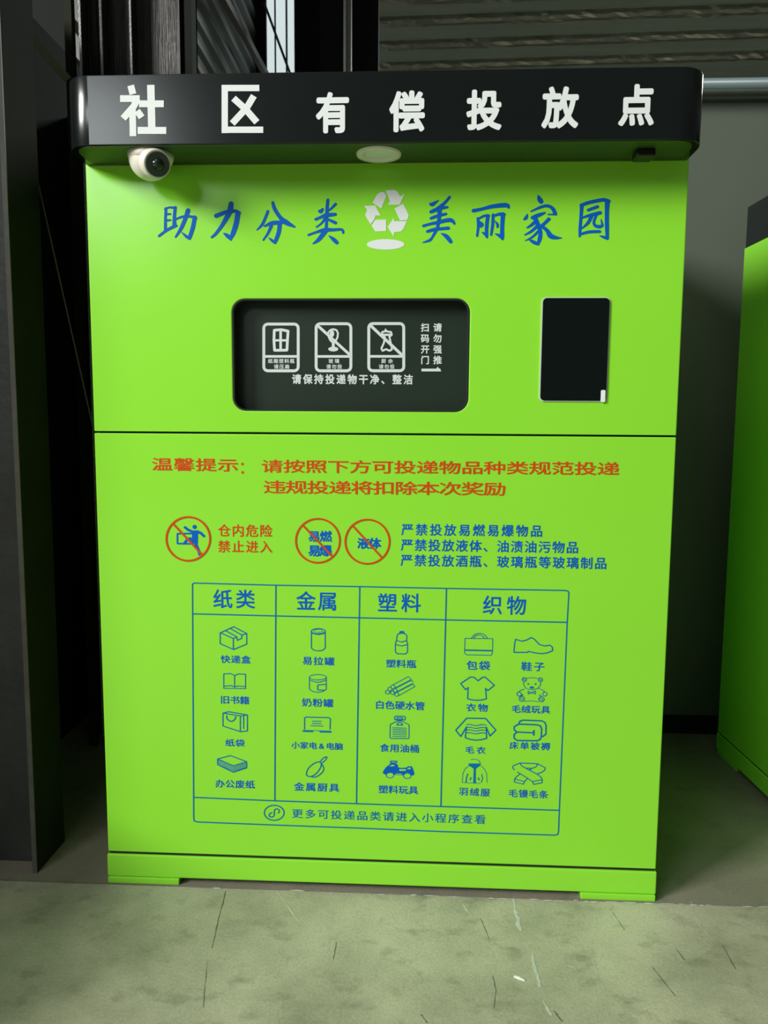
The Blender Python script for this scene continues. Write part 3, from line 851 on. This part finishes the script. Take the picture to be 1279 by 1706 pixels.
# taller column behind the kiosk
def ex(px): return on_y(px, 60, 0.99).x
x0, x1 = ex(124), ex(318)
col2 = thing('steel_column', 'dark brown steel column with glints painted on its worn edges, rising behind the kiosk canopy', 'column', ((x0+x1)/2, 1.08, 0), group='steel columns')
child(link('web', boxes((x0, x1, 1.06, 1.075, 0, 5.7)), RUST, col2))
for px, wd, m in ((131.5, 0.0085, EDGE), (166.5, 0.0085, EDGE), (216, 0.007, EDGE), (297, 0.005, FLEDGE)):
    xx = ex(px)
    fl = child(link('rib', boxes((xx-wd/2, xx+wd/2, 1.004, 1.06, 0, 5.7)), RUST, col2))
    e = link('pale_edge', boxes((xx-wd/2, xx+wd/2, 0.999, 1.004, 0, 5.7)), m, fl)  # front edge of the rib, brightened in colour for its glint
child(link('flange', boxes((ex(306), x1, 1.0, 1.075, 0, 5.7)), DARKW, col2))
# narrow post and diagonal brace between the columns
p0, p1 = on_y(118, 60, 0.9), on_y(113, 60, 0.9)
tag(link('steel_post', boxes((p1.x-0.012, p0.x+0.004, 0.9, 0.93, 0, 5.7)), STEELO), 'narrow olive steel post between the two columns at the upper left', 'post')
bm = bar(bmesh.new(), on_y(20, 25, 0.55), on_y(112, 132, 0.86), 0.030, 0.008)
tag(link('diagonal_brace', bm, GREYB), 'grey-brown diagonal brace between the left column and the narrow post', 'brace')
a, b = on_y(60, 290, 0.24), on_y(160, 735, 0.40)
tag(link('cable', tube(bmesh.new(), a, b, 0.0022, 8), CABLE), 'thin grey cable slanting down beside the left kiosk side', 'cable')

# ------------------------------------------------------------------ background above the canopy
g0, g1 = on_y(352, -40, 3.0), on_y(444, 126, 4.9)
tag(link('girt', bar(bmesh.new(), g0, g1, 0.05, 0.04, Vector((1, 0, 0))), GIRT), 'brown steel rail along the ribbed left wall', 'beam')
b0, b1 = on_y(440, 5, 4.7), on_y(484, 125, 4.7)
tag(link('window_brace', bar(bmesh.new(), b0, b1, 0.020, 0.01), FRAME), 'dark slanting brace crossing the bright tall window', 'brace')
q0, q1 = on_y(533, 60, 4.3), on_y(572, 60, 4.3)
tag(link('steel_column', boxes((q0.x, q1.x, 4.3, 4.5, 0, 5.7)), DARKW), 'dark column right of the bright window', 'column', 'steel columns')
q0, q1 = on_y(576, 60, 4.25), on_y(586, 60, 4.25)
tag(link('steel_post', tube(bmesh.new(), ((q0.x+q1.x)/2, 4.25, 0), ((q0.x+q1.x)/2, 4.25, 5.7), (q1.x-q0.x)/2, 14), POST), 'pale grey round post above the canopy, right of the dark column', 'post')
q0, q1 = on_y(598, 60, 5.2), on_y(622, 60, 5.2)
tag(link('steel_column', boxes((q0.x, q1.x, 5.2, 5.4, 0, 5.7)), DARKW), 'dark column in front of the left ends of the purlins', 'column', 'steel columns')
names = ['silvery wrapped roof purlin crossing the top right, highest in view', 'silvery wrapped roof purlin, second from the top', 'silvery wrapped roof purlin, third from the top', 'silvery wrapped roof purlin just above the canopy']
for k, py in enumerate((-6, 31, 71, 106)):
    bm = bmesh.new()
    d = ray(960, py)
    P = CAM + d*((5.62-CAM.z)/d.z)
    L = 5.2
    nseg = 90
    rng = random.Random(k)
    rows = []
    for i in range(nseg+1):
        x = -2.4 + (L+2.4)*i/nseg
        jx = [rng.uniform(-0.008, 0.008) for _ in range(6)]
        rows.append([bm.verts.new((x, yy+jx[j], zz+jx[5-j])) for j, (yy, zz) in enumerate(((-0.05, 0.075), (-0.05, 0.02), (-0.03, -0.012), (0.03, -0.012), (0.05, 0.02), (0.05, 0.075)))])
    for a, b in zip(rows, rows[1:]):
        for j in range(5): bm.faces.new((a[j], a[j+1], b[j+1], b[j]))
        bm.faces.new((a[5], a[0], b[0], b[5]))
    bm.faces.new(rows[0]); bm.faces.new(rows[-1])
    bmesh.ops.recalc_face_normals(bm, faces=bm.faces)
    o = tag(link('roof_purlin', bm, FOIL), names[k], 'beam', 'roof purlins')
    o.location = (P.x, P.y, 5.62)
    o.rotation_euler = (0, 0, math.radians(-2.0))
# pipe along the top of the partition
pp = on_y(1220, 139, 1.12)
tag(link('pipe', tube(bmesh.new(), (0.9, 1.12, pp.z), (4.2, 1.12, pp.z), 0.019, 14), BLUEP, smooth=True), 'blue-grey pipe running above the pale partition wall', 'pipe')

# ------------------------------------------------------------------ floor: marks, chips along the joint, a paper scrap
fl = bpy.data.objects['floor']
def fstroke(name, pts, m, rag=0.0, z=0.0006):
    bm = bmesh.new()
    P = [(on_floor(x, y), w/1000) for x, y, w in pts]
    L = []
    for (p, w0), (q, w1) in zip(P, P[1:]):
        for s in range(6):
            t = s/6
            L.append((p.lerp(q, t), w0*(1-t)+w1*t))
    L.append(P[-1])
    prev = None
    for i, (p, wd) in enumerate(L):
        d = (L[min(i+1, len(L)-1)][0]-L[max(i-1, 0)][0]).normalized()
        nrm = Vector((-d.y, d.x, 0))
        wd *= 1+random.uniform(-rag, rag)
        p = p + nrm*random.uniform(-rag, rag)*wd*0.6
        cur = [bm.verts.new((p.x+nrm.x*s*wd/2, p.y+nrm.y*s*wd/2, z)) for s in (1, -1)]
        if prev: bm.faces.new((prev[0], prev[1], cur[1], cur[0]))
        prev = cur
    for fc in bm.faces:
        fc.normal_update()
        if fc.normal.z < 0: fc.normal_flip()
    return link(name, bm, m, fl)
fstroke('chalk_mark', [(856,1497,4),(858,1520,12),(868,1552,7)], CHALK, 0.5)
fstroke('chalk_mark', [(886,1588,6),(891,1615,9),(900,1645,5)], CHALK, 0.5)
fstroke('chalk_mark', [(904,1668,6),(918,1692,5)], CHALK, 0.5)
fstroke('chalk_mark', [(462,1487,2),(500,1540,3)], CHALK, 0.5)
fstroke('chalk_mark', [(895,1588,1.5),(960,1615,2.5)], CHALK, 0.6)
fstroke('chalk_mark', [(770,1507,4),(792,1535,3)], CHALK, 0.6)
for pts in ([(640,1505,1),(655,1530,1.6),(664,1545,1)], [(910,1520,1.2),(925,1550,1.6)], [(1010,1560,1),(1060,1572,2),(1150,1585,1)], [(985,1575,1),(990,1610,1.6),(1010,1660,1)], [(1150,1500,1),(1162,1540,2),(1190,1570,1)]):
    fstroke('chalk_mark', pts, CHALK, 0.7)
for pts in ([(820,1625,1.2),(826,1650,2),(822,1680,1)], [(1020,1520,1),(1040,1550,1.4)], [(1125,1580,1.2),(1140,1600,2)], [(560,1570,1.2),(555,1600,1)], [(345,1600,1.2),(338,1680,1)], [(700,1690,2),(712,1704,2)]):
    fstroke('hairline_crack', pts, CRACK, 0.7)
fstroke('hairline_crack', [(376,1484,3),(364,1530,2.4),(353,1580,1.2)], CRACK, 0.6)
fstroke('hairline_crack', [(1085,1610,1.6),(1105,1635,2),(1125,1660,1.4)], CRACK, 0.5)
fstroke('hairline_crack', [(1203,1575,1.4),(1225,1615,2)], CRACK, 0.5)
fstroke('hairline_crack', [(800,1530,1.2),(815,1565,1.8)], CRACK, 0.5)
fstroke('hairline_crack', [(922,1684,3),(936,1702,4)], CRACK, 0.5)
rng = random.Random(3)
bm = bmesh.new()
x = -0.72
while x < 1.25:
    ln = rng.uniform(0.01, 0.06)
    if rng.random() < (0.75 if x > 0.05 else 0.25):
        wd = rng.uniform(0.002, 0.008)
        yy = JOINT-0.004+rng.uniform(-0.004, 0.002)
        n_ = 8
        bm.faces.new([bm.verts.new((x+ln/2+ln/2*math.cos(2*math.pi*i/n_)*rng.uniform(0.7, 1.1), yy+wd/2*math.sin(2*math.pi*i/n_)*rng.uniform(0.6, 1.2), 0.001)) for i in range(n_)])
    x += ln*rng.uniform(0.9, 1.6)
o = link('joint_chips', bm, CHALK, fl); o['kind'] = 'stuff'
a, b = on_floor(856, 1627), on_floor(874, 1634)
sc = thing('paper_scrap', 'tiny white paper scrap lying on the concrete in front of the kiosk', 'paper', (a+b)/2)
bpy.data.objects.remove(sc)
d = (b-a).normalized(); nn = Vector((-d.y, d.x, 0))
bm = bmesh.new()
pts = [a-nn*0.0022, (a+b)/2-nn*0.003, b-nn*0.0018, b+nn*0.0024, (a+b)/2+nn*0.0026, a+nn*0.003]
lo = [bm.verts.new((p.x, p.y, 0.0)) for p in pts]
hi = [bm.verts.new((p.x, p.y, 0.0015+(0.002 if i in (1, 4) else 0))) for i, p in enumerate(pts)]
bm.faces.new(lo[::-1]); bm.faces.new((hi[0], hi[1], hi[4], hi[5])); bm.faces.new((hi[1], hi[2], hi[3], hi[4]))
for i in range(6):
    j = (i+1) % 6
    bm.faces.new((lo[i], lo[j], hi[j], hi[i]))
tag(link('paper_scrap', bm, PAPER), 'tiny white paper scrap lying on the concrete in front of the kiosk', 'paper')
